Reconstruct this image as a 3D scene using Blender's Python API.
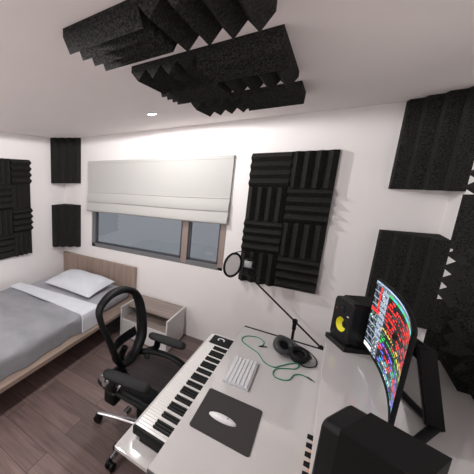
import bpy, bmesh, math, random
from mathutils import Vector as V, Matrix as M
random.seed(7)
for o in list(bpy.data.objects): bpy.data.objects.remove(o)
S = bpy.context.scene
COL = S.collection
PI = math.pi

# ------------------------------------------------------------ camera, world, lights, exposure
XL, XR, YB, YF, H = -3.085, .643, 3.247, -1.6, 2.403      # room: left, right, back, front, ceiling
cam = bpy.data.cameras.new('camera'); co = bpy.data.objects.new('camera', cam); COL.objects.link(co)
cam.sensor_width = 36; cam.lens = 36*289/474; cam.shift_x = (237-80)/474; cam.clip_start = .02
YAW = math.radians(90-49.446)      # turned left of the back wall normal
co.location = (0, 0, 1.87)
co.rotation_euler = (math.radians(90-11.786), 0, YAW)
S.camera = co

w = bpy.data.worlds.new('world'); S.world = w; w.use_nodes = True
w.node_tree.nodes['Background'].inputs[0].default_value = (.33, .34, .36, 1)
w.node_tree.nodes['Background'].inputs[1].default_value = .42

def spot(name, loc, power, size, col=(1, .985, .975)):
    l = bpy.data.lights.new(name, 'SPOT'); l.shadow_soft_size = size; l.energy = power; l.color = col
    l.spot_size = math.radians(179.5); l.spot_blend = .02
    o = bpy.data.objects.new(name, l); COL.objects.link(o); o.location = loc
    return o
DOWNLIGHTS_AND_FILLS = [(-1.258, 2.428, 22), (-1.258, .78, 31), (-1.258, -1.05, 8)]  # first is in view; the other two are added to brighten the room
FILL_LAMP = (-2.1, -.7, 1.62, 17)  # added out of view to lift the ceiling and left wall
S.view_settings.view_transform = 'Standard'; S.view_settings.look = 'None'
S.view_settings.gamma = 1; S.view_settings.use_curve_mapping = False
S.view_settings.exposure = .9

# ------------------------------------------------------------ materials
def lin(c):
    return tuple((x/255/12.92 if x/255 <= .04045 else ((x/255+.055)/1.055)**2.4) for x in c)
def mat(name, col, rough=.5, metal=0, spec=.5, emit=None, es=1, coat=0):
    m = bpy.data.materials.new(name); m.use_nodes = True
    b = m.node_tree.nodes['Principled BSDF']
    b.inputs['Base Color'].default_value = (*col, 1); b.inputs['Roughness'].default_value = rough
    b.inputs['Metallic'].default_value = metal; b.inputs['Specular IOR Level'].default_value = spec
    b.inputs['Coat Weight'].default_value = coat; b.inputs['Coat Roughness'].default_value = .05
    if emit: b.inputs['Emission Color'].default_value = (*emit, 1); b.inputs['Emission Strength'].default_value = es
    return m
def noisy(name, c1, c2, scale, rough=.6, bump=0, bscale=None, stretch=(1, 1, 1), detail=4, spec=.5, lo=.35, hi=.65):
    m = mat(name, c1, rough, spec=spec); nt = m.node_tree; b = nt.nodes['Principled BSDF']
    tc = nt.nodes.new('ShaderNodeTexCoord'); mp = nt.nodes.new('ShaderNodeMapping'); mp.inputs['Scale'].default_value = stretch
    nt.links.new(tc.outputs['Object'], mp.inputs[0])
    n = nt.nodes.new('ShaderNodeTexNoise'); n.inputs['Scale'].default_value = scale; n.inputs['Detail'].default_value = detail
    nt.links.new(mp.outputs[0], n.inputs['Vector'])
    r = nt.nodes.new('ShaderNodeValToRGB'); r.color_ramp.elements[0].position = lo; r.color_ramp.elements[1].position = hi
    r.color_ramp.elements[0].color = (*c1, 1); r.color_ramp.elements[1].color = (*c2, 1)
    nt.links.new(n.outputs['Fac'], r.inputs[0]); nt.links.new(r.outputs[0], b.inputs['Base Color'])
    if bump:
        n2 = nt.nodes.new('ShaderNodeTexNoise'); n2.inputs['Scale'].default_value = bscale or scale; n2.inputs['Detail'].default_value = 3
        nt.links.new(mp.outputs[0], n2.inputs['Vector'])
        bp = nt.nodes.new('ShaderNodeBump'); bp.inputs['Strength'].default_value = bump; bp.inputs['Distance'].default_value = .004
        nt.links.new(n2.outputs['Fac'], bp.inputs['Height']); nt.links.new(bp.outputs[0], b.inputs['Normal'])
    return m
m_wall = noisy('wall_paint', (.86, .828, .82), (.875, .843, .835), 3, .75, .05, 300)
m_ceil = noisy('ceiling_paint', (.86, .80, .79), (.875, .815, .805), 3, .85)
m_foam = noisy('charcoal_foam', (.007, .007, .0066), (.036, .035, .033), 140, .95, .6, 260, detail=2, spec=.15)
m_white = mat('white_plastic', (.70, .69, .69), .35)
m_gloss = mat('glossy_white_lacquer', (.54, .52, .515), .045, spec=.9)
m_black = mat('black_plastic', (.005, .005, .0055), .5, spec=.2)
m_satin = mat('black_satin', (.006, .006, .0065), .5, spec=.22)
m_spk = noisy('black_vinyl_wrap', (.003, .003, .003), (.006, .006, .006), 200, .6, spec=.15)
m_rubber = mat('dark_rubber', (.009, .009, .0095), .6, spec=.3)
m_chrome = mat('polished_metal', (.55, .55, .57), .22, 1)
m_alu = mat('brushed_aluminium', (.50, .51, .54), .4, .2)
m_keycap = mat('pale_keycap', (.60, .60, .62), .45)
m_yellow = mat('yellow_cone', (.78, .72, .02), .5)
m_pad = mat('mouse_mat_cloth', (.045, .041, .040), .9, spec=.2)
m_green = mat('green_cable_sheath', (.015, .22, .10), .45)
m_orange = mat('orange_label', (.75, .25, .06), .5)
m_key = mat('ivory_white_key', (.70, .68, .665), .25)
m_frame = mat('taupe_window_frame', lin((150, 133, 125)), .5)
m_frameg = mat('grey_window_frame', lin((112, 113, 116)), .45)
m_framed = mat('dark_window_gasket', lin((70, 72, 78)), .5)
m_blind = noisy('blind_linen', (.50, .49, .475), (.53, .52, .505), 400, .9, .15, 500)
m_duvet = noisy('grey_duvet_cotton', (.27, .275, .298), (.31, .315, .338), 6, .9, .25, 30)
m_sheet = noisy('white_cotton', (.70, .725, .785), (.74, .765, .82), 8, .9, .2, 25)
m_mattress = noisy('mattress_ticking', (.40, .40, .45), (.44, .44, .49), 8, .9, .1, 60)
m_cup = mat('dark_grey_cup', (.045, .047, .05), .5, spec=.3)
m_grey = mat('grey_padding', (.10, .105, .11), .5)
m_glow = mat('downlight_lens', (1, 1, 1), .5, emit=(1, .97, .93), es=14)
m_logo = mat('white_print', (.85, .85, .85), .5)
def wood(name, c1, c2, stretch, scale, rough=.5):
    return noisy(name, c1, c2, scale, rough, .1, scale*2, stretch, 6, .4, .3, .7)
m_oak = wood('greyed_oak', lin((140, 122, 112)), lin((168, 148, 136)), (14, 14, .8), 2.2)
m_rail = wood('greyed_oak_long', lin((140, 122, 112)), lin((168, 148, 136)), (14, .8, 14), 2.2)
m_shelf = wood('greyed_oak_cross', lin((136, 122, 116)), lin((160, 146, 140)), (.8, 14, 14), 2.2)

def floor_mat():
    m = mat('plank_floor', (.2, .15, .14), .42); nt = m.node_tree; b = nt.nodes['Principled BSDF']; L = nt.links.new
    tc = nt.nodes.new('ShaderNodeTexCoord')
    br = nt.nodes.new('ShaderNodeTexBrick'); br.offset = .37; br.inputs['Scale'].default_value = 1
    br.inputs['Brick Width'].default_value = 1.25; br.inputs['Row Height'].default_value = .185
    br.inputs['Mortar Size'].default_value = .002; br.inputs['Mortar Smooth'].default_value = .3; br.inputs['Bias'].default_value = 0
    br.inputs['Color1'].default_value = (0, 0, 0, 1); br.inputs['Color2'].default_value = (1, 1, 1, 1); br.inputs['Mortar'].default_value = (.3, .3, .3, 1)
    L(tc.outputs['Object'], br.inputs['Vector'])
    rp = nt.nodes.new('ShaderNodeValToRGB'); rp.color_ramp.elements[0].color = (*lin((99, 83, 80)), 1); rp.color_ramp.elements[1].color = (*lin((138, 118, 114)), 1)
    L(br.outputs['Color'], rp.inputs[0])
    mp = nt.nodes.new('ShaderNodeMapping'); mp.inputs['Scale'].default_value = (1.2, 16, 1)
    L(tc.outputs['Object'], mp.inputs[0])
    ad = nt.nodes.new('ShaderNodeVectorMath'); ad.operation = 'MULTIPLY_ADD'; ad.inputs[1].default_value = (9, 5, 0)
    L(br.outputs['Color'], ad.inputs[0]); L(mp.outputs[0], ad.inputs[2])
    n = nt.nodes.new('ShaderNodeTexNoise'); n.inputs['Scale'].default_value = 2.2; n.inputs['Detail'].default_value = 7; n.inputs['Distortion'].default_value = 1.2
    L(ad.outputs[0], n.inputs['Vector'])
    r2 = nt.nodes.new('ShaderNodeValToRGB'); r2.color_ramp.elements[0].position = .3; r2.color_ramp.elements[1].position = .72
    r2.color_ramp.elements[0].color = (.62, .60, .60, 1); r2.color_ramp.elements[1].color = (1.12, 1.1, 1.1, 1)
    L(n.outputs['Fac'], r2.inputs[0])
    mx = nt.nodes.new('ShaderNodeMix'); mx.data_type = 'RGBA'; mx.blend_type = 'MULTIPLY'; mx.inputs[0].default_value = 1
    L(rp.outputs[0], mx.inputs[6]); L(r2.outputs[0], mx.inputs[7])
    mm = nt.nodes.new('ShaderNodeMix'); mm.data_type = 'RGBA'
    L(br.outputs['Fac'], mm.inputs[0]); L(mx.outputs[2], mm.inputs[6]); mm.inputs[7].default_value = (.035, .026, .025, 1)
    L(mm.outputs[2], b.inputs['Base Color'])
    return m
m_floor = floor_mat()
def thin(name, col, amount, rough=.9, glass=False):
    m = bpy.data.materials.new(name); m.use_nodes = True; nt = m.node_tree; nt.nodes.clear(); L = nt.links.new
    out = nt.nodes.new('ShaderNodeOutputMaterial'); mix = nt.nodes.new('ShaderNodeMixShader'); tr = nt.nodes.new('ShaderNodeBsdfTransparent')
    L(tr.outputs[0], mix.inputs[1]); L(mix.outputs[0], out.inputs[0])
    if glass:
        g = nt.nodes.new('ShaderNodeBsdfGlossy'); g.inputs['Roughness'].default_value = .015; g.inputs[0].default_value = (.9, .93, 1, 1)
        lw = nt.nodes.new('ShaderNodeFresnel'); lw.inputs[0].default_value = 1.75
        ge = nt.nodes.new('ShaderNodeNewGeometry'); iv = nt.nodes.new('ShaderNodeMath'); iv.operation = 'SUBTRACT'; iv.inputs[0].default_value = 1
        mu = nt.nodes.new('ShaderNodeMath'); mu.operation = 'MULTIPLY'
        L(ge.outputs['Backfacing'], iv.inputs[1]); L(lw.outputs[0], mu.inputs[0]); L(iv.outputs[0], mu.inputs[1]); L(mu.outputs[0], mix.inputs[0]); tr.inputs[0].default_value = (.9, .93, .95, 1)
    else:
        g = nt.nodes.new('ShaderNodeBsdfDiffuse'); g.inputs[0].default_value = (*col, 1); mix.inputs[0].default_value = amount
    L(g.outputs[0], mix.inputs[2])
    return m
m_pane = thin('window_glass', (1, 1, 1), 0, glass=True)
m_mesh = thin('woven_back_mesh', (.05, .052, .06), .24)
m_seatmesh = thin('woven_seat_mesh', (.02, .02, .022), .8)
m_nylon = thin('pop_filter_nylon', (.30, .28, .28), .55)

# ------------------------------------------------------------ mesh helpers
def bm_new(): return bmesh.new()
def box(bm, x0, x1, y0, y1, z0, z1, bev=0, seg=2, mtx=None):
    r = bmesh.ops.create_cube(bm, size=1)
    vs = r['verts']
    bmesh.ops.scale(bm, vec=(x1-x0, y1-y0, z1-z0), verts=vs)
    bmesh.ops.translate(bm, vec=((x0+x1)/2, (y0+y1)/2, (z0+z1)/2), verts=vs)
    if bev:
        es = list({e for v in vs for e in v.link_edges})
        rr = bmesh.ops.bevel(bm, geom=es, offset=bev, segments=seg, profile=.5, affect='EDGES')
        vs = list({v for f in rr['faces'] for v in f.verts} | {v for v in vs if v.is_valid})
    if mtx is not None: bmesh.ops.transform(bm, matrix=mtx, verts=vs)
    return vs
def cyl(bm, p0, p1, r0, r1=None, seg=20):
    p0, p1 = V(p0), V(p1); d = p1-p0; r1 = r0 if r1 is None else r1
    q = V((0, 0, 1)).rotation_difference(d.normalized()).to_matrix().to_4x4()
    r = bmesh.ops.create_cone(bm, cap_ends=True, segments=seg, radius1=r0, radius2=r1, depth=d.length)
    bmesh.ops.transform(bm, matrix=M.Translation((p0+p1)/2) @ q, verts=r['verts'])
    return r['verts']
def ball(bm, c, rx, ry=None, rz=None, mtx=None, seg=20):
    r = bmesh.ops.create_uvsphere(bm, u_segments=seg, v_segments=seg//2+2, radius=1)
    bmesh.ops.scale(bm, vec=(rx, ry or rx, rz or rx), verts=r['verts'])
    if mtx is not None: bmesh.ops.transform(bm, matrix=mtx, verts=r['verts'])
    bmesh.ops.translate(bm, vec=c, verts=r['verts'])
    return r['verts']
def smooth_pts(pts, n=8, closed=False):
    P = [V(p) for p in pts]; out = []; N = len(P)
    for i in range(N if closed else N-1):
        if closed: a, b, c, d = P[i-1], P[i], P[(i+1) % N], P[(i+2) % N]
        else: a, b, c, d = P[max(i-1, 0)], P[i], P[i+1], P[min(i+2, N-1)]
        for k in range(n):
            t = k/n
            out.append(.5*((2*b)+(c-a)*t+(2*a-5*b+4*c-d)*t*t+(3*b-a-3*c+d)*t**3))
    if not closed: out.append(P[-1])
    return out
def tube(bm, pts, r, seg=10, closed=False, n=8, flat=None, rad=None):
    """swept tube; flat=(up vector, across radius, up radius) gives an oval section; rad = list of scales"""
    P = smooth_pts(pts, n, closed) if n > 1 else [V(p) for p in pts]
    N = len(P); rings = []; up = V((0, 0, 1))
    prev = None
    for i in range(N):
        t = ((P[(i+1) % N]-P[i-1]) if closed else (P[min(i+1, N-1)]-P[max(i-1, 0)])).normalized()
        if flat: u = V(flat[0])
        else:
            u = prev if prev is not None else (V((0, 0, 1)) if abs(t.z) < .9 else V((1, 0, 0)))
        s = t.cross(u)
        if s.length < 1e-4: s = t.orthogonal()
        s.normalize(); u = s.cross(t).normalized(); prev = u
        ra, rb = (flat[1], flat[2]) if flat else (r, r)
        k = 1
        if rad:
            q = i/(N if closed else max(N-1, 1))*(len(rad)-(0 if closed else 1)); j = int(q); f = q-j
            k = rad[j % len(rad)]*(1-f)+rad[(j+1) % len(rad)]*f if j+1 < len(rad) or closed else rad[-1]
        rings.append([bm.verts.new(P[i]+s*math.cos(2*PI*a/seg)*ra*k+u*math.sin(2*PI*a/seg)*rb*k) for a in range(seg)])
    for i in range(N if closed else N-1):
        A, B = rings[i], rings[(i+1) % N]
        for a in range(seg): bm.faces.new((A[a], A[(a+1) % seg], B[(a+1) % seg], B[a]))
    if not closed:
        bm.faces.new(list(reversed(rings[0]))); bm.faces.new(rings[-1])
def prism(bm, poly, axis_o, u, v, n, depth):
    """polygon (a,b) in plane u,v pushed along n"""
    o, u, v, n = V(axis_o), V(u), V(v), V(n)
    A = [bm.verts.new(o+u*a+v*b) for a, b in poly]; B = [bm.verts.new(o+u*a+v*b+n*depth) for a, b in poly]
    N = len(poly); bm.faces.new(A); bm.faces.new(list(reversed(B)))
    for i in range(N): bm.faces.new((A[i], B[i], B[(i+1) % N], A[(i+1) % N]))
def obj(name, bm, m, parent=None, smooth=False, subsurf=0):
    bmesh.ops.remove_doubles(bm, verts=bm.verts, dist=1e-6)
    bmesh.ops.recalc_face_normals(bm, faces=bm.faces)
    me = bpy.data.meshes.new(name); bm.to_mesh(me); bm.free()
    for x in (m if isinstance(m, (list, tuple)) else [m]): me.materials.append(x)
    if smooth:
        me.polygons.foreach_set('use_smooth', [True]*len(me.polygons))
        me.set_sharp_from_angle(angle=math.radians(40))
    o = bpy.data.objects.new(name, me); COL.objects.link(o)
    if parent:
        o.parent = parent
        o.matrix_parent_inverse = WORLD[parent.name].inverted() if parent.name in WORLD else M.Identity(4)
    if subsurf:
        s = o.modifiers.new('sub', 'SUBSURF'); s.levels = subsurf; s.render_levels = subsurf
    return o
WORLD = {}
def thing(name, label, cat, loc=(0, 0, 0), rotz=0, group=None, local=False):
    """Empty at the base; children are built in world coordinates unless local"""
    o = bpy.data.objects.new(name, None); COL.objects.link(o); o.empty_display_size = .1
    o.location = loc; o.rotation_euler = (0, 0, rotz); o['label'] = label; o['category'] = cat
    if group: o['group'] = group
    if not local: WORLD[o.name] = M.Translation(loc) @ M.Rotation(rotz, 4, 'Z')
    return o
def tag(o, label, cat, group=None):
    o['label'] = label; o['category'] = cat
    if group: o['group'] = group
    return o
def struct(name, bm, m, **k):
    o = obj(name, bm, m, **k); o['kind'] = 'structure'; return o

# ------------------------------------------------------------ room shell
T = .15
WX0, WX1, WZ0, WZ1 = -2.556, -.768, .872, 1.96
b = bm_new(); box(b, XL-T, XR+T, YF-T, YB+.078, -T, 0); struct('floor', b, m_floor)
b = bm_new(); box(b, XL-T, XR+T, YF-T, YB+.078, H, H+T); struct('ceiling', b, m_ceil)
b = bm_new(); box(b, XL-T, XL, YF-T, YB+.078, 0, H); struct('wall_left', b, m_wall)
b = bm_new(); box(b, XR, XR+T, YF-T, YB+.078, 0, H); struct('wall_right', b, m_wall)
b = bm_new(); box(b, XL, XR, YF-T, YF, 0, H); struct('wall_front', b, m_wall)
b = bm_new()
TB = .078
box(b, XL, WX0, YB, YB+TB, 0, H); box(b, WX1, XR, YB, YB+TB, 0, H)
box(b, WX0, WX1, YB, YB+TB, 0, WZ0); box(b, WX0, WX1, YB, YB+TB, WZ1, H)
struct('wall_back', b, m_wall)
# window
b = bm_new()
y0, y1 = YB+.012, YB+.075
fw = .055
box(b, WX0, WX1, y0, y1, WZ0, WZ0+fw, .004); box(b, WX0, WX1, y0, y1, WZ1-fw, WZ1, .004)
box(b, WX0, WX0+fw, y0, y1, WZ0, WZ1, .004); box(b, WX1-fw, WX1, y0, y1, WZ0, WZ1, .004)
win = struct('window_1', b, m_frameg)
b = bm_new(); box(b, WX1-fw-.004, WX1-.006, y0-.003, y1, WZ0+.03, WZ1-.02, .004); obj('jamb_trim', b, m_frame, win)
b = bm_new(); box(b, -1.235, -1.165, y0-.004, y1, WZ0+.02, WZ1-.02, .005); obj('mullion', b, m_frame, win)
for x0, x1 in ((WX0+fw, -1.235), (-1.165, WX1-fw)):
    b = bm_new(); g = .022; ya, yb_ = y0+.018, y1-.01
    box(b, x0, x1, ya, yb_, WZ0+fw, WZ0+fw+g); box(b, x0, x1, ya, yb_, WZ1-fw-g, WZ1-fw)
    box(b, x0, x0+g, ya, yb_, WZ0+fw, WZ1-fw); box(b, x1-g, x1, ya, yb_, WZ0+fw, WZ1-fw)
    obj('sash', b, m_framed, win)
    b = bm_new(); box(b, x0+g, x1-g, YB+.05, YB+.056, WZ0+fw+g, WZ1-fw-g); obj('pane', b, m_pane, win)

# ------------------------------------------------------------ downlights and added fill lamps
def downlight(x, y, p, label):
    t = thing('ceiling_downlight', label, 'ceiling light', (x, y, H))
    b = bm_new(); tube(b, [(x+.040*math.cos(a), y+.040*math.sin(a), H-.002) for a in [k*PI/8 for k in range(16)]], .006, 8, True, 2); obj('trim_ring', b, m_white, t, True)
    b = bm_new(); cyl(b, (x, y, H-.004), (x, y, H+.004), .036, seg=32); obj('lens', b, m_glow, t)
    l = spot('downlight_lamp', (x, y, H-.045), p, .04); l.parent = t; l.matrix_parent_inverse = WORLD[t.name].inverted()
downlight(*DOWNLIGHTS_AND_FILLS[0], 'small round white recessed light lit in the ceiling beside the foam clouds')
downlight(*DOWNLIGHTS_AND_FILLS[1], 'added fill light out of view in the ceiling left of the nearest foam cloud')  # added ceiling lamp outside the frame, brightens the left of the room
downlight(*DOWNLIGHTS_AND_FILLS[2], 'added fill light out of view in the ceiling by the front wall')  # added behind the camera as extra fill
fx, fy, fz, fp = FILL_LAMP
gl = thing('fill_lamp', 'added fill light on a white stand, out of view past the foot of the bed', 'lamp', (fx, fy, 0))  # stand built around an added fill light, outside the frame
b = bm_new(); cyl(b, (fx, fy, 0), (fx, fy, .025), .13, .12, 28); obj('base', b, m_white, gl, True)
b = bm_new(); cyl(b, (fx, fy, .02), (fx, fy, fz-.10), .011, seg=14); obj('pole', b, m_white, gl, True)
b = bm_new(); cyl(b, (fx, fy, fz-.11), (fx, fy, fz-.075), .02, .055, 24); obj('lamp_holder', b, m_white, gl, True)
l = bpy.data.lights.new('fill_bulb', 'POINT'); l.energy = fp; l.shadow_soft_size = .07; l.color = (1, .985, .975)
o = bpy.data.objects.new('fill_bulb', l); COL.objects.link(o); o.location = (fx, fy, fz); o.parent = gl; o.matrix_parent_inverse = WORLD[gl.name].inverted()

# ------------------------------------------------------------ acoustic foam
TS = .3125
def wedge_poly(size, n=4, base=.028, depth=.076):
    p = size/n; pts = [(0, 0), (0, base)]
    for i in range(n): pts += [((i+.5)*p, depth)] + ([((i+1)*p, base)] if i < n-1 else [])
    return pts + [(size, base), (size, 0)]
def foam_tile(parent, o, u, v, n, along):
    """square tile with corner o, sides u and v, sticking out along n; ridges run along 'u' or 'v'"""
    o, u, v, n = V(o), V(u), V(v), V(n); b = bm_new(); e = TS-.0015
    if along == 'v': prism(b, wedge_poly(e), o, u, n, v, e)
    else: prism(b, wedge_poly(e), o, v, n, u, e)
    return obj('foam_tile', b, m_foam, parent)
def wall_panel(label, o, u, n, first, rows=4):
    """two tiles wide, hung from the top corner o, u runs sideways; first = True when the tile at o has horizontal ridges"""
    t = thing('acoustic_foam_panel', label, 'acoustic panel', V(o)+V(u)*TS-V((0, 0, rows*TS)), 0, 'checkered foam panels on the walls')
    for r in range(rows):
        for c in range(2):
            hor = ((r+c) % 2 == 0) == first
            foam_tile(t, V(o)+V(u)*(c*TS)-V((0, 0, (r+1)*TS)), V(u), V((0, 0, 1)), n, 'u' if hor else 'v')
ZT = 2.087
wall_panel('tall checkered charcoal foam panel on the window wall right of the blind', (-.603, YB, ZT), (1, 0, 0), (0, -1, 0), True)
wall_panel('checkered charcoal foam panel on the left wall above the bed', (XL, 2.545, ZT), (0, -1, 0), (1, 0, 0), True)
wall_panel('black checkered foam panel on the right wall behind the curved monitor', (XR, 2.672, ZT), (0, -1, 0), (-1, 0, 0), True)

def trap(label, cx, cy, sx, z0, z1, lx=.325, ly=.285):
    """corner wedge: right angle at (cx,cy), legs lx and ly, ridged face across"""
    A = V((cx+sx*lx, cy, 0)); B = V((cx, cy-ly, 0)); d = B-A; L = d.length; d.normalize()
    nn = V((sx*ly, -lx, 0)).normalized()
    poly = [V((cx, cy, 0)), A]
    k = 4; p = L/k
    for i in range(k):
        poly.append(A+d*((i+.5)*p)+nn*.046)
        if i < k-1: poly.append(A+d*((i+1)*p)+nn*.004)
    poly.append(B)
    b = bm_new()
    prism(b, [(q.x, q.y) for q in poly], (0, 0, z0), (1, 0, 0), (0, 1, 0), (0, 0, 1), z1-z0)
    tag(obj('corner_foam_trap', b, m_foam), label, 'corner foam', 'foam traps in the wall corners')
trap('upper charcoal foam trap touching the ceiling in the corner over the bed', XL, YB, 1, 1.776, H)
trap('lower charcoal foam trap in the corner just above the headboard', XL, YB, 1, .835, 1.463)
trap('upper black foam trap touching the ceiling in the corner above the desk', XR, YB, -1, 1.78, H, .307, .3)
trap('lower black foam trap in the corner directly behind the curved monitor', XR, YB, -1, .835, 1.463, .307, .3)

def cloud(label, x0, y0, rows):
    t = thing('ceiling_foam_cloud', label, 'acoustic panel', (x0+TS, y0+TS*len(rows)/2, H-.076), 0, 'foam clouds under the ceiling')
    for r, row in enumerate(rows):
        for c, a in enumerate(row):
            foam_tile(t, (x0+c*TS, y0+r*TS, H), (1, 0, 0), (0, 1, 0), (0, 0, -1), 'u' if a == 'x' else 'v')
CX = -.826
cloud('charcoal foam cloud on the ceiling nearest the viewer', CX, .868, ['xy'])
cloud('largest charcoal foam cloud on the ceiling, between the two narrow ones', CX, 1.357, ['yx', 'xy'])
cloud('narrow charcoal foam cloud on the ceiling nearest the window wall', CX, 2.17, ['yx'])

# ------------------------------------------------------------ roman blind
t = thing('roman_blind', 'white roman blind half lowered over the window in soft folds', 'blind', (-1.68, YB-.02, 1.38))
bx0, bx1 = -2.605, -.760
def fabric(prof, th=.006):
    b = bm_new(); n = 24; rows = []
    P = [V((0, y, z)) for y, z in prof]; P = smooth_pts(P, 6)
    for q in P: rows.append([b.verts.new((bx0+(bx1-bx0)*i/n, YB-q.y-.003*math.sin(i*.9+q.z*3)*(.4), q.z+.004*math.sin(i*PI/n*2)*(1 if q.z < 2 else 0))) for i in range(n+1)])
    for r in range(len(rows)-1):
        for i in range(n): b.faces.new((rows[r][i], rows[r][i+1], rows[r+1][i+1], rows[r+1][i]))
    bmesh.ops.solidify(b, geom=b.faces[:], thickness=th)
    return b
b = bm_new(); box(b, bx0, bx1, YB-.032, YB-.001, 2.045, 2.08, .004); obj('headrail', b, m_blind, t)
obj('fabric_panel', fabric([(.028, 2.075), (.026, 1.95), (.026, 1.80), (.030, 1.68), (.032, 1.652), (.020, 1.645)]), m_blind, t, True)
obj('fabric_fold', fabric([(.016, 1.665), (.026, 1.65), (.046, 1.58), (.047, 1.525), (.030, 1.512)]), m_blind, t, True)
obj('fabric_fold', fabric([(.020, 1.53), (.036, 1.515), (.056, 1.44), (.058, 1.40), (.036, 1.386)]), m_blind, t, True)

# ------------------------------------------------------------ bed
bed = thing('bed_frame', 'low greyed oak platform bed with headboard standing in the corner', 'bed', (-2.4, 2.1, 0))
BX0, BX1, BY0, BY1 = -3.05, -1.708, .62, 3.2
b = bm_new(); box(b, -3.078, -1.785, 3.195, 3.235, .12, .712, .004); obj('headboard', b, m_oak, bed)
b = bm_new(); box(b, BX1-.035, BX1, BY0, BY1, .245, .285, .003); obj('side_rail', b, m_rail, bed)
b = bm_new(); box(b, BX0, BX0+.035, BY0, BY1, .245, .285, .003); obj('side_rail', b, m_rail, bed)
b = bm_new(); box(b, BX0+.035, BX1-.035, BY0, BY0+.035, .245, .285, .003); obj('foot_rail', b, m_rail, bed)
b = bm_new(); box(b, BX0+.035, BX1-.035, BY0+.035, BY1-.005, .245, .28); obj('platform', b, m_rail, bed)
for x in (BX0+.25, BX1-.30):
    for y in (BY0+.25, BY1-.2):
        b = bm_new(); box(b, x-.03, x+.03, y-.03, y+.03, 0, .245); obj('leg', b, m_rail, bed)
b = bm_new(); box(b, -3.0, -1.85, .72, 3.185, .286, .415, .04, 4)
tag(obj('mattress', b, m_mattress, smooth=True), 'pale grey mattress lying on the oak platform under the grey duvet', 'mattress')
# duvet
def drape(x0, x1, y0, y1, ztop, zside, amp, nx=40, ny=40, edge=.05, seed=0, th=.02, skew=0):
    """cloth over the mattress: flat over the top, falling down the room side at x1"""
    b = bm_new(); rows = []
    drop = ztop-zside
    total = (x1-x0)+drop
    for j in range(ny+1):
        y = y0+(y1-y0)*j/ny; row = []
        for i in range(nx+1):
            s = total*i/nx
            if s < (x1-x0)-edge: x, z = x0+s, ztop
            else:
                q = s-((x1-x0)-edge); arc = edge*PI/2
                if q < arc: a = q/edge; x, z = x1-edge+edge*math.sin(a), ztop-edge+edge*math.cos(a)
                else: x, z = x1, ztop-edge-(q-arc)
            q1 = y*8.5+x*2.6+seed; f = amp*(1.2*math.sin(q1+.9*math.sin(q1))+.5*math.sin(y*17-x*5+seed*2)+.5*math.sin(x*11+y*3))
            yy = y+skew*(x-x1)*j/ny
            if z >= ztop-.01: z += f*.5+amp*.5*math.sin(PI*min(1, (x-x0)/(x1-x0)))
            else: x += f*.35; z = max(z, zside)
            row.append(b.verts.new((x, yy, z)))
        rows.append(row)
    for j in range(ny):
        for i in range(nx): b.faces.new((rows[j][i], rows[j][i+1], rows[j+1][i+1], rows[j+1][i]))
    bmesh.ops.recalc_face_normals(b, faces=b.faces)
    bmesh.ops.solidify(b, geom=b.faces[:], thickness=th)
    return b
dv = tag(obj('duvet', drape(-2.98, -1.772, .66, 2.20, .475, .290, .026), m_duvet, smooth=True), 'grey duvet spread over the bed mattress with white cover turned back', 'duvet')
b = drape(-2.965, -1.745, 2.085, 2.37, .497, .289, .005, seed=2, ny=14, th=.014, skew=.10)
s = obj('turned_back_cover', b, m_sheet, dv, True); s['label'] = 'white folded back edge'
# pillow
def pillow(c, lx, ly, h, rz, tilt=0):
    b = bm_new(); n = 20; top = []; bot = []
    for j in range(n+1):
        a, c_ = [], []
        for i in range(n+1):
            u, v = 2*i/n-1, 2*j/n-1
            k = ((1-abs(u)**2.6)*(1-abs(v)**2.6))**.5 if abs(u) < 1 and abs(v) < 1 else 0
            px = u*lx/2*(1-.06*(1-abs(v))*0-.05*(1-v*v)*abs(u)**4); py = v*ly/2*(1-.05*(1-u*u)*abs(v)**4)
            wr = .006*math.sin(u*7+v*5)*k
            a.append(b.verts.new((px, py, h*.62*k+wr))); c_.append(b.verts.new((px, py, -h*.38*k)))
        top.append(a); bot.append(c_)
    for j in range(n):
        for i in range(n):
            b.faces.new((top[j][i], top[j][i+1], top[j+1][i+1], top[j+1][i]))
            b.faces.new((bot[j][i], bot[j+1][i], bot[j+1][i+1], bot[j][i+1]))
    bmesh.ops.remove_doubles(b, verts=b.verts, dist=.0008)
    bmesh.ops.transform(b, matrix=M.Translation(c) @ M.Rotation(rz, 4, 'Z') @ M.Rotation(tilt, 4, 'X'), verts=b.verts)
    return b
tag(obj('pillow', pillow((-2.40, 2.79, .486), .79, .55, .15, -.02, .10), m_sheet, smooth=True), 'plump white pillow leaning at the oak headboard of the bed', 'pillow')

# ------------------------------------------------------------ nightstand
ns = thing('nightstand', 'low white nightstand with grey wood top against the window wall', 'nightstand', (-1.405, 2.96, 0))
NX0, NX1, NY0, NY1, NH = -1.695, -1.115, 2.72, 3.215, .37
b = bm_new(); box(b, NX0, NX0+.016, NY0, NY1, 0, NH, .001); obj('side_panel', b, m_white, ns)
b = bm_new(); box(b, NX1-.016, NX1, NY0, NY1, 0, NH, .001); obj('side_panel', b, m_white, ns)
b = bm_new(); box(b, NX0+.016, NX1-.016, NY0+.13, NY1, NH-.03, NH-.008); obj('top_board', b, m_shelf, ns)
b = bm_new(); box(b, NX0+.016, NX1-.016, NY0+.02, NY1-.015, .205, .222); obj('shelf_board', b, m_shelf, ns)
b = bm_new(); box(b, NX0+.016, NX1-.016, NY1-.015, NY1, .0, NH-.03); obj('back_panel', b, m_shelf, ns)
b = bm_new(); box(b, NX0+.016, NX1-.016, NY0+.003, NY0+.02, .012, .224, .001); obj('drawer_front', b, m_white, ns)

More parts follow.
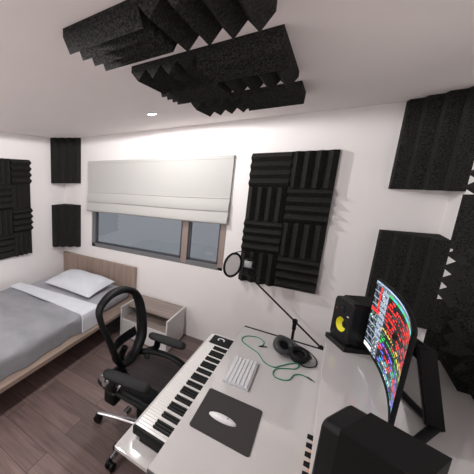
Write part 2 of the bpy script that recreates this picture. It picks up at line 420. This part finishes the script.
# ------------------------------------------------------------ desk
DX0, DX1, DY0, DY1, DZ = -.367, .625, .885, 2.375, .74
RX, RZ = .103, .885
desk = thing('studio_desk', 'glossy white studio desk with raised rear shelf and keyboard tray along the right wall', 'desk', (.1, 1.63, 0))
b = bm_new(); box(b, DX0, DX1, DY0, DY1, DZ-.028, DZ, .002); obj('desktop', b, m_gloss, desk)
b = bm_new(); box(b, DX0+.004, RX-.004, DY1, DY1+.012, DZ-.028, DZ+.004); obj('edge_trim', b, m_satin, desk)
b = bm_new(); box(b, DX0-.003, DX0+.03, DY0-.004, DY0+.012, DZ-.034, DZ-.004, .002); obj('corner_bracket', b, m_grey, desk)
b = bm_new(); box(b, RX, DX1, DY0, DY1, RZ-.02, RZ, .0015); obj('riser_top', b, m_gloss, desk)
for y in (DY0, 1.46, DY1-.02):
    b = bm_new(); box(b, RX+.002, DX1, y, y+.02, DZ, RZ-.02); obj('riser_panel', b, m_gloss, desk)
b = bm_new(); box(b, RX+.004, RX+.018, 1.48, DY1-.02, DZ, RZ-.02); obj('riser_front', b, m_gloss, desk)
b = bm_new(); box(b, DX1-.015, DX1, DY0+.02, DY1-.02, DZ, RZ-.02); obj('riser_back', b, m_gloss, desk)
TZ = .635
TX0, TY0 = -.576, .956
b = bm_new(); box(b, TX0, -.05, TY0, 2.27, TZ-.02, TZ, .002); obj('keyboard_tray', b, m_gloss, desk)
b = bm_new(); box(b, TX0-.005, TX0, TY0-.005, TY0+.017, TZ-.024, TZ+.002); obj('tray_end_cap', b, m_black, desk)
for y in (TY0+.02, 2.24):
    b = bm_new(); box(b, -.25, -.05, y, y+.018, TZ, DZ-.028); obj('tray_bracket', b, m_satin, desk)
for y in (DY0+.03, DY1-.07):
    b = bm_new(); box(b, .05, .58, y, y+.04, 0, DZ-.028, .002); obj('leg_panel', b, m_gloss, desk)

# ------------------------------------------------------------ digital piano
pn = thing('digital_piano', 'white digital piano with black end panels on the tray under the desk edge', 'piano', (-.44, 1.62, TZ))
PX0, PX1, PY0, PY1 = -.536, -.285, 1.062, 2.19
b = bm_new(); box(b, PX0+.03, PX1, PY0+.004, PY1-.004, TZ, TZ+.03, .002); box(b, PX0, PX1, PY0+.01, PY1-.002, TZ+.025, TZ+.041, .003)
obj('body', b, m_white, pn)
b = bm_new(); box(b, PX0-.002, PX1, PY0-.012, PY0+.006, TZ+.024, TZ+.069, .004); box(b, PX0+.035, PX1, PY0-.010, PY0+.006, TZ+.003, TZ+.035, .003)
obj('end_cheek', b, m_black, pn, True)
b = bm_new(); box(b, PX0+.022, PX1, PY1-.145, PY1-.018, TZ+.03, TZ+.068, .004); cpn = obj('control_panel', b, m_black, pn, True)
b = bm_new(); cxx, cyy = -.452, PY1-.075
tube(b, [(cxx+.020*math.cos(a), cyy+.020*math.sin(a), TZ+.0685) for a in [-.5+k*4.6/10 for k in range(11)]], .0035, 8, False, 4); obj('dial_mark', b, m_logo, cpn, True)
b = bm_new(); box(b, PX0, PX0+.022, PY1-.145, PY1-.002, TZ+.03, TZ+.066, .003); box(b, PX0, PX1, PY1-.018, PY1-.002, TZ+.03, TZ+.066, .003); obj('end_block', b, m_white, pn)
KY0, KY1, NK = PY0+.008, PY1-.147, 44
kp = (KY1-KY0)/NK; kz = TZ+.063
for i in range(NK):
    b = bm_new(); y = KY0+i*kp
    box(b, PX0+.002, PX1+.0, y+.0013, y+kp-.0013, TZ+.04, kz, .0015, 1); obj('white_key', b, m_key, pn)
pat = [1, 1, 0, 1, 1, 1, 0]   # from the near end
for i in range(NK-1):
    if pat[(i+2) % 7] and i < NK-2:
        b = bm_new(); y = KY0+(i+1)*kp; vs = box(b, PX0+.072, PX1, y-.0068, y+.0066, kz-.004, kz+.011, .002, 1); obj('black_key', b, m_black, pn)

# ------------------------------------------------------------ computer keyboard, mat, mouse
kb = thing('computer_keyboard', 'slim white computer keyboard lying on the desk beside the green cable', 'keyboard', (-.255, 1.755, DZ))
b = bm_new(); box(b, -.319, -.192, 1.608, 1.91, DZ, DZ+.008, .002)
for v in b.verts:
    if v.co.x > -.25 and v.co.z > DZ+.004: v.co.z += .006
obj('case', b, m_alu, kb)
for r in range(6):
    x = -.313+r*.0196; b = bm_new(); z = DZ+.0085+r*.0012; y = 1.615; n = 13
    for k in range(n):
        wd = .289/n
        if r == 0 and 4 <= k <= 8:
            if k == 4: box(b, x, x+.0152, y+k*wd, y+9*wd-.0014, z, z+.0035, .0008, 1)
        else: box(b, x, x+.0152, y+k*wd, y+(k+1)*wd-.0014, z, z+.0035, .0006, 1)
    obj('key_row', b, m_keycap, kb)
b = bm_new()
def rrect(x0, x1, y0, y1, r, n=5):
    out = []
    for cx, cy, a0 in ((x1-r, y1-r, 0), (x0+r, y1-r, PI/2), (x0+r, y0+r, PI), (x1-r, y0+r, 1.5*PI)):
        out += [(cx+r*math.cos(a0+PI/2*k/n), cy+r*math.sin(a0+PI/2*k/n)) for k in range(n+1)]
    return out
prism(b, rrect(-.355, -.107, 1.190, 1.509, .014), (0, 0, DZ), (1, 0, 0), (0, 1, 0), (0, 0, 1), .003)
tag(obj('mouse_mat', b, m_pad), 'square dark grey mouse mat with rounded corners on the desk', 'mouse mat')
ms = thing('computer_mouse', 'white low oval computer mouse lying on the dark grey mat', 'mouse', (-.245, 1.325, DZ+.003))
b = bm_new(); ball(b, (-.245, 1.325, DZ+.003), .060, .025, .018)
for v in b.verts:
    if v.co.z < DZ+.0032: v.co.z = DZ+.0032
obj('shell', b, m_white, ms, True)
b = bm_new(); ball(b, (-.222, 1.325, DZ+.0195), .0045, .0035, .003, seg=12); obj('scroll_ball', b, m_grey, ms, True)

# ------------------------------------------------------------ headphones and cable
hp = thing('headphones', 'black headphones with grey headband lying on the desk near its back edge', 'headphones', (-.04, 2.16, DZ))
def cup(c, n, r, name_m):
    c, n = V(c), V(n).normalized()
    b = bm_new(); cyl(b, c-n*.022, c+n*.006, r*.86, r, 28); obj('ear_cup', b, name_m, hp, True)
    b = bm_new(); q = n.orthogonal().normalized(); s = n.cross(q)
    tube(b, [c+n*.012+(q*math.cos(a)+s*math.sin(a))*r*.74 for a in [k*PI/6 for k in range(12)]], .017, 10, True, 4); obj('ear_pad', b, m_cup if name_m is m_cup else m_black, hp, True)
    b = bm_new(); cyl(b, c+n*.004, c+n*.008, r*.7, seg=24); obj('driver_cloth', b, m_black, hp)
cup((-.098, 2.135, DZ+.058), (.42, -.55, .75), .060, m_cup)
cup((-.012, 2.112, DZ+.040), (.05, -.40, .95), .054, m_satin)
b = bm_new(); tube(b, [(-.128, 2.165, DZ+.050), (-.140, 2.19, DZ+.066), (-.128, 2.235, DZ+.065), (-.08, 2.255, DZ+.05), (-.02, 2.235, DZ+.028), (.035, 2.19, DZ+.02), (.046, 2.14, DZ+.03)], .01, 10, False, 8, ((0, 0, 1), .006, .017))
o = obj('headband', b, m_grey, hp, True); o['label'] = 'grey padded headband'
b = bm_new(); tube(b, [(.030, 2.10, DZ+.034), (.050, 2.115, DZ+.03), (.048, 2.14, DZ+.028)], .006, 8, False, 4); obj('yoke', b, m_chrome, hp, True)
b = bm_new(); tube(b, [(-.04, 2.245, DZ+.045), (.03, 2.245, DZ+.02), (.072, 2.20, DZ+.006), (.078, 2.13, DZ+.006), (.06, 2.085, DZ+.006), (.02, 2.06, DZ+.006), (-.01, 2.07, DZ+.02)], .0032, 8, False, 8); obj('connecting_wire', b, m_black, hp, True)
gc = thing('audio_cable', 'thin green cable winding across the desk beside the headphones', 'cable', (-.1, 2.05, DZ))
gp = [(-.226, 2.134), (-.209, 2.169), (-.213, 2.218), (-.253, 2.256), (-.313, 2.232), (-.337, 2.176), (-.323, 2.124), (-.268, 2.078), (-.217, 2.039), (-.17, 1.959), (-.12, 1.937), (-.087, 1.981), (-.048, 2.04), (-.013, 2.076), (-.003, 2.047), (-.02, 2.001), (-.072, 1.962), (-.104, 1.929), (-.113, 1.882), (-.102, 1.842), (-.065, 1.837), (-.033, 1.865), (-.02, 1.924), (.007, 1.958), (.042, 1.957)]
b = bm_new(); tube(b, [(x, y, DZ+.0035) for x, y in gp], .0032, 8, False, 6); obj('sheath', b, m_green, gc, True)
b = bm_new(); cyl(b, (.042, 1.957, DZ+.004), (.063, 1.943, DZ+.004), .0038, seg=10); cyl(b, (.063, 1.943, DZ+.004), (.078, 1.933, DZ+.004), .0018, seg=8); obj('jack_plug', b, m_black, gc, True)
b = bm_new(); cyl(b, (-.226, 2.134, DZ+.004), (-.185, 2.158, DZ+.004), .0038, seg=10); obj('jack_plug', b, m_black, gc, True)

# ------------------------------------------------------------ audio interface in the riser bay
ai = thing('audio_interface', 'rack audio interface with black knobs in the front of the desk shelf', 'audio interface', (.25, 1.18, DZ))
b = bm_new(); box(b, RX+.006, .36, .925, 1.44, DZ+.004, DZ+.10, .002); obj('case', b, m_white, ai)
b = bm_new(); box(b, RX+.002, RX+.006, .925, 1.44, DZ+.006, DZ+.022); obj('label_strip', b, m_orange, ai)
for k in range(9):
    y = 1.40-k*.052
    b = bm_new(); cyl(b, (RX+.006, y, DZ+.068), (RX-.016, y, DZ+.068), .011, .0095, 16); obj('knob', b, m_black, ai, True)

# ------------------------------------------------------------ studio monitors (speakers)
SPW, SPH, SPD = .162, .255, .205
def speaker(loc, rz, label, padlabel):
    """local frame: front faces -x"""
    r = bpy.data.objects.new('speaker_isolation_pad', None)
    bpy.data.objects.remove(r)
    mt = M.Translation((loc[0], loc[1], 0)) @ M.Rotation(rz, 4, 'Z')
    b = bm_new(); prism(b, [(-.012, 0), (SPD+.005, 0), (SPD+.005, .012), (-.012, .03)], (0, -SPW/2-.008, 0), (1, 0, 0), (0, 0, 1), (0, 1, 0), SPW+.016)
    p = tag(obj('speaker_isolation_pad', b, m_rubber), padlabel, 'foam pad', 'pads under the speakers'); p.location = (loc[0], loc[1], RZ); p.rotation_euler = (0, 0, rz)
    t = thing('studio_speaker', label, 'speaker', (loc[0], loc[1], RZ+.031), rz, 'studio speakers on the desk', True)
    def part(name, b, m, par=t, sm=True): return obj(name, b, m, par, sm)
    zc, cr, bd = .100, .046, .045
    b = bm_new(); box(b, bd, SPD, -SPW/2, SPW/2, 0, SPH)
    part('cabinet', b, m_spk, sm=False)
    # baffle: rounded plate with a round hole for the woofer
    b = bm_new(); out = rrect(-SPW/2, SPW/2, 0, SPH, .024, 6); N = len(out)
    fine = []
    for k in range(N):
        a, c = V(out[k]), V(out[(k+1) % N]); m_ = max(1, int((a-c).length/.012))
        fine += [a+(c-a)*q/m_ for q in range(m_)]
    ang = [math.atan2(p.y-zc, p.x) for p in fine]
    inset = [V((p.x*.93, SPH/2+(p.y-SPH/2)*.955)) for p in fine]
    L0 = [b.verts.new((bd, p.x, p.y)) for p in fine]; L1 = [b.verts.new((.006, p.x, p.y)) for p in fine]
    L2 = [b.verts.new((0, p.x, p.y)) for p in inset]
    L3 = [b.verts.new((0, cr*math.cos(a), zc+cr*math.sin(a))) for a in ang]; L4 = [b.verts.new((.008, cr*math.cos(a), zc+cr*math.sin(a))) for a in ang]
    for A, B in ((L0, L1), (L1, L2), (L2, L3), (L3, L4)):
        for k in range(len(fine)): b.faces.new((A[k], A[(k+1) % len(fine)], B[(k+1) % len(fine)], B[k]))
    part('baffle', b, m_satin)
    n = 32; c2 = [(math.cos(2*PI*k/n), math.sin(2*PI*k/n)) for k in range(n)]
    b = bm_new(); prev = None
    for r, x in ((cr, .007), (cr*.93, .003), (cr*.86, .008), (cr*.55, .030), (.001, .036)):
        cur = [b.verts.new((x, r*c, zc+r*q)) for c, q in c2]
        if prev:
            for k in range(n): b.faces.new((prev[k], prev[(k+1) % n], cur[(k+1) % n], cur[k]))
        prev = cur
    wc = part('woofer_cone', b, m_yellow)
    b = bm_new(); ball(b, (.028, 0, zc), .012, .025, .025, seg=16); part('dust_cap', b, m_black, wc)
    b = bm_new(); cyl(b, (.001, 0, .200), (-.003, 0, .200), .030, .027, 24); tw = part('tweeter_plate', b, m_black)
    b = bm_new(); ball(b, (-.003, 0, .200), .006, .012, .012, seg=14); part('tweeter_dome', b, m_rubber, tw)
    b = bm_new(); box(b, -.0012, .001, -.05, .05, .012, .022); part('port_slot', b, m_black)
    b = bm_new(); box(b, -.0012, .001, -.058, -.044, .166, .172); part('badge', b, m_logo)
    b = bm_new(); box(b, -.0012, .001, .050, .056, .178, .184); part('power_light', b, m_orange)
speaker((.149, 2.194), math.radians(28), 'black studio speaker with yellow cone beside far end of the monitor', 'black wedge pad under the speaker with visible yellow cone')
speaker((.106, 1.088), math.radians(-26), 'large black studio speaker at the bottom right edge of view, seen from behind', 'black wedge pad under the nearest speaker')

# ------------------------------------------------------------ curved monitor
mo = thing('curved_monitor', 'black curved monitor with colourful tracks on screen standing on the desk shelf', 'monitor', (.40, 1.75, RZ))
SC = {}
def em(name, c, s=1.0):
    SC[name] = mat('screen_'+name, (.01, .01, .01), .25, emit=c, es=s); return SC[name]
cols = [('dark', (.012, .014, .018)), ('panel', (.10, .12, .15)), ('light', (.30, .36, .45)), ('menu', (.45, .62, .95)), ('red', (.85, .035, .03)), ('yellow', (.72, .55, .08)), ('green', (.05, .55, .12)), ('blue', (.13, .15, .85)), ('pink', (.75, .08, .35)), ('teal', (.05, .55, .60)), ('white', (.85, .85, .85)), ('black', (.004, .004, .004))]
mats = [em(n, c, .8) for n, c in cols]; IDX = {n: i for i, (n, c) in enumerate(cols)}
E0, E1 = V((.2535, 2.155)), V((.283, 1.45)); MZ0, MZ1 = .945, 1.338
ch = E1-E0; Lc = ch.length; ct = ch.normalized(); cn = V((-ct.y, ct.x)); cn = cn if cn.x > 0 else -cn
SAG = .034
def sp(s, off=0):
    k = 4*SAG*s*(1-s); dk = 4*SAG*(1-2*s)/Lc
    n = (cn-ct*dk).normalized(); p = E0+ch*s+cn*k+n*off
    return p
def slab(s0, s1, z0, z1, o0, o1, n=24):
    b = bm_new(); rings = []
    for i in range(n+1):
        s = s0+(s1-s0)*i/n; a, c = sp(s, o0), sp(s, o1)
        rings.append([b.verts.new((a.x, a.y, z0)), b.verts.new((c.x, c.y, z0)), b.verts.new((c.x, c.y, z1)), b.verts.new((a.x, a.y, z1))])
    for i in range(n):
        for k in range(4): b.faces.new((rings[i][k], rings[i][(k+1) % 4], rings[i+1][(k+1) % 4], rings[i+1][k]))
    b.faces.new(rings[0]); b.faces.new(rings[-1]); return b
obj('housing', slab(0, 1, MZ0, MZ1, .004, .013), m_satin, mo, True)
b = slab(0, 1, MZ0, MZ0+.012, -.002, .006); obj('bezel', b, m_black, mo)
b = slab(0, 1, MZ1-.006, MZ1, -.002, .006); obj('bezel', b, m_black, mo)
b = slab(0, .008, MZ0, MZ1, -.002, .006, 2); obj('bezel', b, m_black, mo)
b = slab(.992, 1, MZ0, MZ1, -.002, .006, 2); obj('bezel', b, m_black, mo)
b = bm_new(); NU, NV = 110, 64; gv = []
for i in range(NU+1):
    p = sp(.006+.988*i/NU, .0015); gv.append([b.verts.new((p.x, p.y, MZ0+.011+(MZ1-MZ0-.016)*j/NV)) for j in range(NV+1)])
rnd = random.Random(4)
clip = {}
def pick(u, v, i, j):
    vt = 1-v
    if vt < .035: return 'menu' if u > .2 or rnd.random() < .2 else 'light'
    if vt < .075: return 'panel' if rnd.random() < .8 else 'light'
    if u < .13:
        if vt > .94: return 'white'
        if .085 < u < .11 and vt < .42: return 'red'
        if .4 < vt < .44: return 'red'
        if j % 6 == 0: return 'light'
        if (i//3+j//4) % 3 == 0: return 'panel'
        if .3 < vt < .7 and rnd.random() < .10: return 'white' if rnd.random() < .3 else 'green'
        return 'dark'
    if u < .24:
        return 'light' if (j % 5) in (1, 2, 3) and vt < .75 else ('panel' if rnd.random() < .9 else 'white')
    if vt < .10: return 'green' if (i//9) % 2 else 'teal'
    track = int((vt-.1)/.045)
    key = (track, int((u+track*.037)*13))
    if ((vt-.1)/.045) % 1 < .34 or ((u+track*.037)*13) % 1 < .12: return 'black'
    if key not in clip:
        if track < 9: opts = ['red']*5+['black', 'dark', 'panel']
        elif track < 11: opts = ['yellow']*3+['dark', 'red', 'panel']
        elif track < 13: opts = ['green']*3+['dark', 'yellow', 'black']
        elif track < 15: opts = ['blue']*2+['pink', 'dark', 'green']
        elif track < 17: opts = ['pink', 'red', 'blue', 'dark', 'teal']
        else: opts = ['teal', 'white', 'teal', 'blue', 'dark']
        clip[key] = rnd.choice(opts)
    c = clip[key]
    if rnd.random() < .30: return 'dark'
    return c
for i in range(NU):
    for j in range(NV):
        f = b.faces.new((gv[i][j], gv[i+1][j], gv[i+1][j+1], gv[i][j+1])); f.material_index = IDX[pick(i/NU, j/NV, i, j)]
me = bpy.data.meshes.new('screen'); b.normal_update(); b.to_mesh(me); b.free()
for m in mats: me.materials.append(m)
o = bpy.data.objects.new('screen', me); COL.objects.link(o); o.parent = mo; o.matrix_parent_inverse = WORLD[mo.name].inverted()
b = slab(.30, .70, 1.0, 1.24, .012, .034, 10); obj('rear_cover', b, m_satin, mo, True)
b = bm_new(); tube(b, [(.315, 1.79, 1.185), (.345, 1.74, 1.18), (.372, 1.695, 1.172)], .03, 12, False, 4, ((0, 0, 1), .028, .034)); obj('mount_arm', b, m_satin, mo, True)
b = bm_new(); prism(b, [(-.027, -.018), (.027, -.018), (.027, .018), (-.027, .018)], (.372, 1.69, 1.205), (1, 0, 0), (0, 1, 0), (.22, -.10, -1), .316); bmesh.ops.bevel(b, geom=b.edges[:], offset=.006, segments=2, affect='EDGES'); obj('stand_post', b, m_satin, mo, True)
for yy, xx in ((1.93, .345), (1.43, .335)):
    b = bm_new(); tube(b, [(.445, 1.66, .8945), (.40, 1.66+(yy-1.66)*.4, .8945), (xx, yy, .8945)], .01, 10, False, 5, ((0, 0, 1), .017, .009)); obj('stand_foot', b, m_satin, mo, True)

# ------------------------------------------------------------ microphone on its boom stand
YM = 2.66
st = thing('microphone_stand', 'black boom microphone stand rising behind the desk', 'microphone stand', (-.07, YM, 0))
b = bm_new(); cyl(b, (-.073, YM, .16), (-.073, YM, .76), .009, seg=14); obj('pole', b, m_satin, st, True)
b = bm_new(); cyl(b, (-.073, YM-.014, .768), (-.073, YM+.014, .768), .017, seg=18); cyl(b, (-.073, YM, .70), (-.073, YM, .76), .013, seg=14); obj('clutch', b, m_satin, st, True)
b = bm_new(); cyl(b, (-.40, YM, 1.045), (.115, YM, .605), .0068, seg=12); obj('boom_arm', b, m_satin, st, True)
b = bm_new(); cyl(b, (.095, YM, .622), (.125, YM, .597), .017, seg=14); obj('counterweight', b, m_satin, st, True)
for k in range(3):
    a = k*2*PI/3+.5
    b = bm_new(); tube(b, [(-.073, YM, .2), (-.073+.14*math.cos(a), YM+.14*math.sin(a), .1), (-.073+.27*math.cos(a), YM+.27*math.sin(a), .012)], .009, 8, False, 4); obj('tripod_leg', b, m_satin, st, True)
mc = thing('microphone', 'black studio microphone with silver grille on the boom stand by the round filter', 'microphone', (-.415, YM, 1.06))
b = bm_new(); cyl(b, (-.432, YM, 1.085), (-.428, YM, 1.20), .027, .030, 24); obj('body', b, m_satin, mc, True)
b = bm_new(); box(b, -.462, -.405, YM-.036, YM+.02, 1.125, 1.195, .01, 3); obj('grille', b, m_alu, mc, True)
b = bm_new()
for k in range(8):
    z = 1.13+k*.0088; box(b, -.464, -.403, YM-.0375, YM+.02, z, z+.0025, .001, 1)
obj('grille_wires', b, m_grey, mc)
b = bm_new()
for z in (1.075, 1.135): tube(b, [(-.42+.056*math.cos(a), YM+.05*math.sin(a), z) for a in [k*PI/6 for k in range(12)]], .007, 8, True, 3)
for k in range(6):
    a = k*PI/3; tube(b, [(-.42+.056*math.cos(a), YM+.05*math.sin(a), 1.075), (-.42+.03*math.cos(a+.4), YM+.03*math.sin(a+.4), 1.105), (-.42+.056*math.cos(a+.7), YM+.05*math.sin(a+.7), 1.135)], .003, 6, False, 3)
cyl(b, (-.40, YM, 1.05), (-.425, YM, 1.09), .014, seg=12)
obj('shock_mount', b, m_satin, mc, True)
pf = thing('pop_filter', 'round pale pop filter in a black hoop left of the microphone', 'pop filter', (-.545, YM-.04, 1.05))
pc = V((-.540, YM-.05, 1.142)); pn_ = V((.90, -.438, 0)).normalized(); pu = V((0, 0, 1)); ps = pn_.cross(pu)
b = bm_new(); tube(b, [pc+ps*.100*math.cos(a)+pu*.100*math.sin(a) for a in [k*PI/12 for k in range(24)]], .0095, 8, True, 2); obj('hoop', b, m_black, pf, True)
b = bm_new(); vs = [b.verts.new(pc+ps*.098*math.cos(k*PI/16)+pu*.098*math.sin(k*PI/16)) for k in range(32)]; b.faces.new(vs)
bmesh.ops.solidify(b, geom=b.faces[:], thickness=.002); obj('mesh_screen', b, m_nylon, pf)
b = bm_new(); tube(b, [pc+pu*.10+ps*.0, pc+pu*.115+V((.02, 0, 0)), pc+pu*.12+V((.06, .02, 0)), pc+pu*.08+V((.12, .06, 0)), (-.40, YM+.04, 1.12), (-.385, YM+.012, 1.04)], .004, 8, False, 6); obj('gooseneck', b, m_black, pf, True)

# ------------------------------------------------------------ office chair
oc = thing('office_chair', 'black office chair with see-through mesh back and padded arms pulled up to the piano', 'chair', (-.82, 1.63, 0))
CXc, CYc = -.82, 1.62
for k in range(5):
    a = math.radians(-95+72*k); d = V((math.cos(a), math.sin(a), 0)); c0 = V((CXc, CYc, 0)); e = c0+d*.325
    b = bm_new(); tube(b, [c0+d*.03+V((0, 0, .125)), c0+d*.18+V((0, 0, .108)), e+V((0, 0, .082))], .02, 10, False, 5, ((0, 0, 1), .022, .017), [1.15, 1, .75]); lg = obj('base_leg', b, m_chrome, oc, True)
    b = bm_new(); s = V((-d.y, d.x, 0))
    for q in (-1, 1): cyl(b, e+s*(.010*q)+V((0, 0, .031)), e+s*(.024*q)+V((0, 0, .031)), .030, seg=18)
    cyl(b, e+V((0, 0, .03)), e+V((0, 0, .085)), .009, seg=10); ball(b, e+V((0, 0, .045)), .02, .02, .022, seg=12)
    obj('caster', b, m_black, lg, True)
b = bm_new(); cyl(b, (CXc, CYc, .085), (CXc, CYc, .15), .042, .036, 20); obj('base_hub', b, m_chrome, oc, True)
b = bm_new(); cyl(b, (CXc, CYc, .14), (CXc, CYc, .27), .026, seg=18); cyl(b, (CXc, CYc, .26), (CXc, CYc, .37), .016, seg=14); obj('gas_lift', b, m_black, oc, True)
b = bm_new(); box(b, CXc-.15, CXc+.10, CYc-.08, CYc+.08, .345, .405, .02, 3); box(b, CXc-.22, CXc-.10, CYc-.05, CYc+.05, .36, .43, .02, 3); obj('tilt_mechanism', b, m_black, oc, True)
sc = V((-.785, 1.655, 0))
loop = [(-.245, -.15, .475), (-.24, -.225, .485), (-.10, -.27, .515), (.08, -.27, .515), (.20, -.245, .475), (.255, -.17, .445), (.265, 0, .435), (.255, .17, .445), (.20, .245, .475), (.08, .27, .535), (-.10, .27, .525), (-.24, .225, .485), (-.245, .15, .475), (-.235, 0, .465)]
lw = [sc+V(p) for p in loop]
b = bm_new(); tube(b, lw, .02, 10, True, 5, ((0, 0, 1), .030, .022)); obj('seat_frame', b, m_black, oc, True)
def fillmesh(ring, sagv, rings=6):
    b = bm_new(); P = smooth_pts(ring, 4, True); c = sum(P, V())/len(P); prev = None
    for k in range(rings+1):
        f = 1-k/rings
        if k == rings:
            vv = b.verts.new(c+sagv)
            for i in range(len(P)): b.faces.new((prev[i], prev[(i+1) % len(P)], vv))
        else:
            cur = [b.verts.new(c+(p-c)*f+sagv*(1-f*f)) for p in P]
            if prev:
                for i in range(len(P)): b.faces.new((prev[i], prev[(i+1) % len(P)], cur[(i+1) % len(P)], cur[i]))
            prev = cur
    return b
obj('seat_mesh', fillmesh(lw, V((0, 0, -.025))), m_seatmesh, oc, True)
BACK = [(-1.112, 1.505, .945), (-1.122, 1.575, .995), (-1.125, 1.69, 1.020), (-1.117, 1.82, 1.013), (-1.088, 1.925, .972), (-1.06, 1.965, .90), (-1.035, 1.97, .80), (-1.02, 1.965, .70), (-1.005, 1.935, .61), (-1.0, 1.84, .52), (-1.0, 1.74, .49), (-1.005, 1.63, .52), (-1.02, 1.575, .62), (-1.045, 1.545, .72), (-1.085, 1.505, .85)]
b = bm_new(); tube(b, BACK, .02, 12, True, 5, ((1, 0, .15), .020, .030), [1, 1.1, 1.35, 1.4, 1.35, 1.4, 1.5, 1.55, 1.5, 1.3, 1.2, 1.2, 1.1, 1.0, .9]); obj('back_frame', b, m_black, oc, True)
obj('back_mesh', fillmesh(BACK, V((-.03, 0, 0))), m_mesh, oc, True)
b = bm_new(); tube(b, [(-1.03, 1.585, .56), (-1.075, 1.66, .60), (-1.085, 1.76, .62), (-1.04, 1.90, .66)], .02, 10, False, 6, ((1, 0, 0), .048, .012)); obj('lumbar_support', b, m_black, oc, True)
b = bm_new(); tube(b, [(-1.03, 1.73, .60), (-1.05, 1.71, .50), (-1.0, 1.68, .42), (-.92, 1.65, .39)], .02, 10, False, 6, ((0, 1, 0), .022, .035)); obj('back_spine', b, m_black, oc, True)
def arm(p0, p1, root, s):
    p0, p1 = V(p0), V(p1); d = (p1-p0).normalized(); pr = V((-d.y, d.x, 0))
    b = bm_new(); n = 10
    tube(b, [p0+d*.0, p0+d*.02, p0*.75+p1*.25, p0*.5+p1*.5, p0*.25+p1*.75, p1-d*.02, p1], .02, 14, False, 4, ((0, 0, 1), .049, .026), [.45, .85, .95, 1, 1, .9, .4]); obj('arm_pad', b, m_rubber, oc, True)
    root = V(root)
    q = p0+d*.07
    b = bm_new(); tube(b, [root, root+V((-.02, s*.05, .03)), q+V((-.02, s*.012, -.10)), q+V((0, 0, -.01))], .018, 10, False, 6, ((1, 0, 0), .016, .024)); obj('arm_post', b, m_black, oc, True)
    return q
q = arm((-.942, 1.335, .650), (-.652, 1.400, .640), (-.95, 1.44, .475), -1)
b = bm_new(); cyl(b, (-.955, 1.33, .60), (-.955, 1.37, .60), .024, seg=18); cyl(b, (-.945, 1.345, .55), (-.945, 1.375, .55), .02, seg=18); obj('adjuster_knob', b, m_chrome, oc, True)
b = bm_new(); tube(b, [(-.90, 1.40, .47), (-.885, 1.37, .50), (-.86, 1.38, .545), (-.85, 1.40, .58)], .009, 8, False, 5); obj('arm_brace', b, m_chrome, oc, True)
q = arm((-.925, 1.915, .660), (-.655, 1.960, .645), (-.92, 1.885, .475), 1)
b = bm_new(); box(b, -.99, -.90, 1.40, 1.50, .36, .46, .02, 3); obj('side_housing', b, m_black, oc, True)
b = bm_new(); cyl(b, (-.80, 1.37, .40), (-.80, 1.43, .40), .018, seg=16); obj('tension_knob', b, m_chrome, oc, True)

# ------------------------------------------------------------ the desk stands a touch out of square with the wall
def turn(o, deg, px, py):
    r = M.Translation((px, py, 0)) @ M.Rotation(math.radians(deg), 4, 'Z') @ M.Translation((-px, -py, 0))
    o.matrix_basis = r @ (M.Translation(o.location) @ o.rotation_euler.to_matrix().to_4x4())
for o in (desk, pn, ai): turn(o, -1.4, -.37, 2.36)
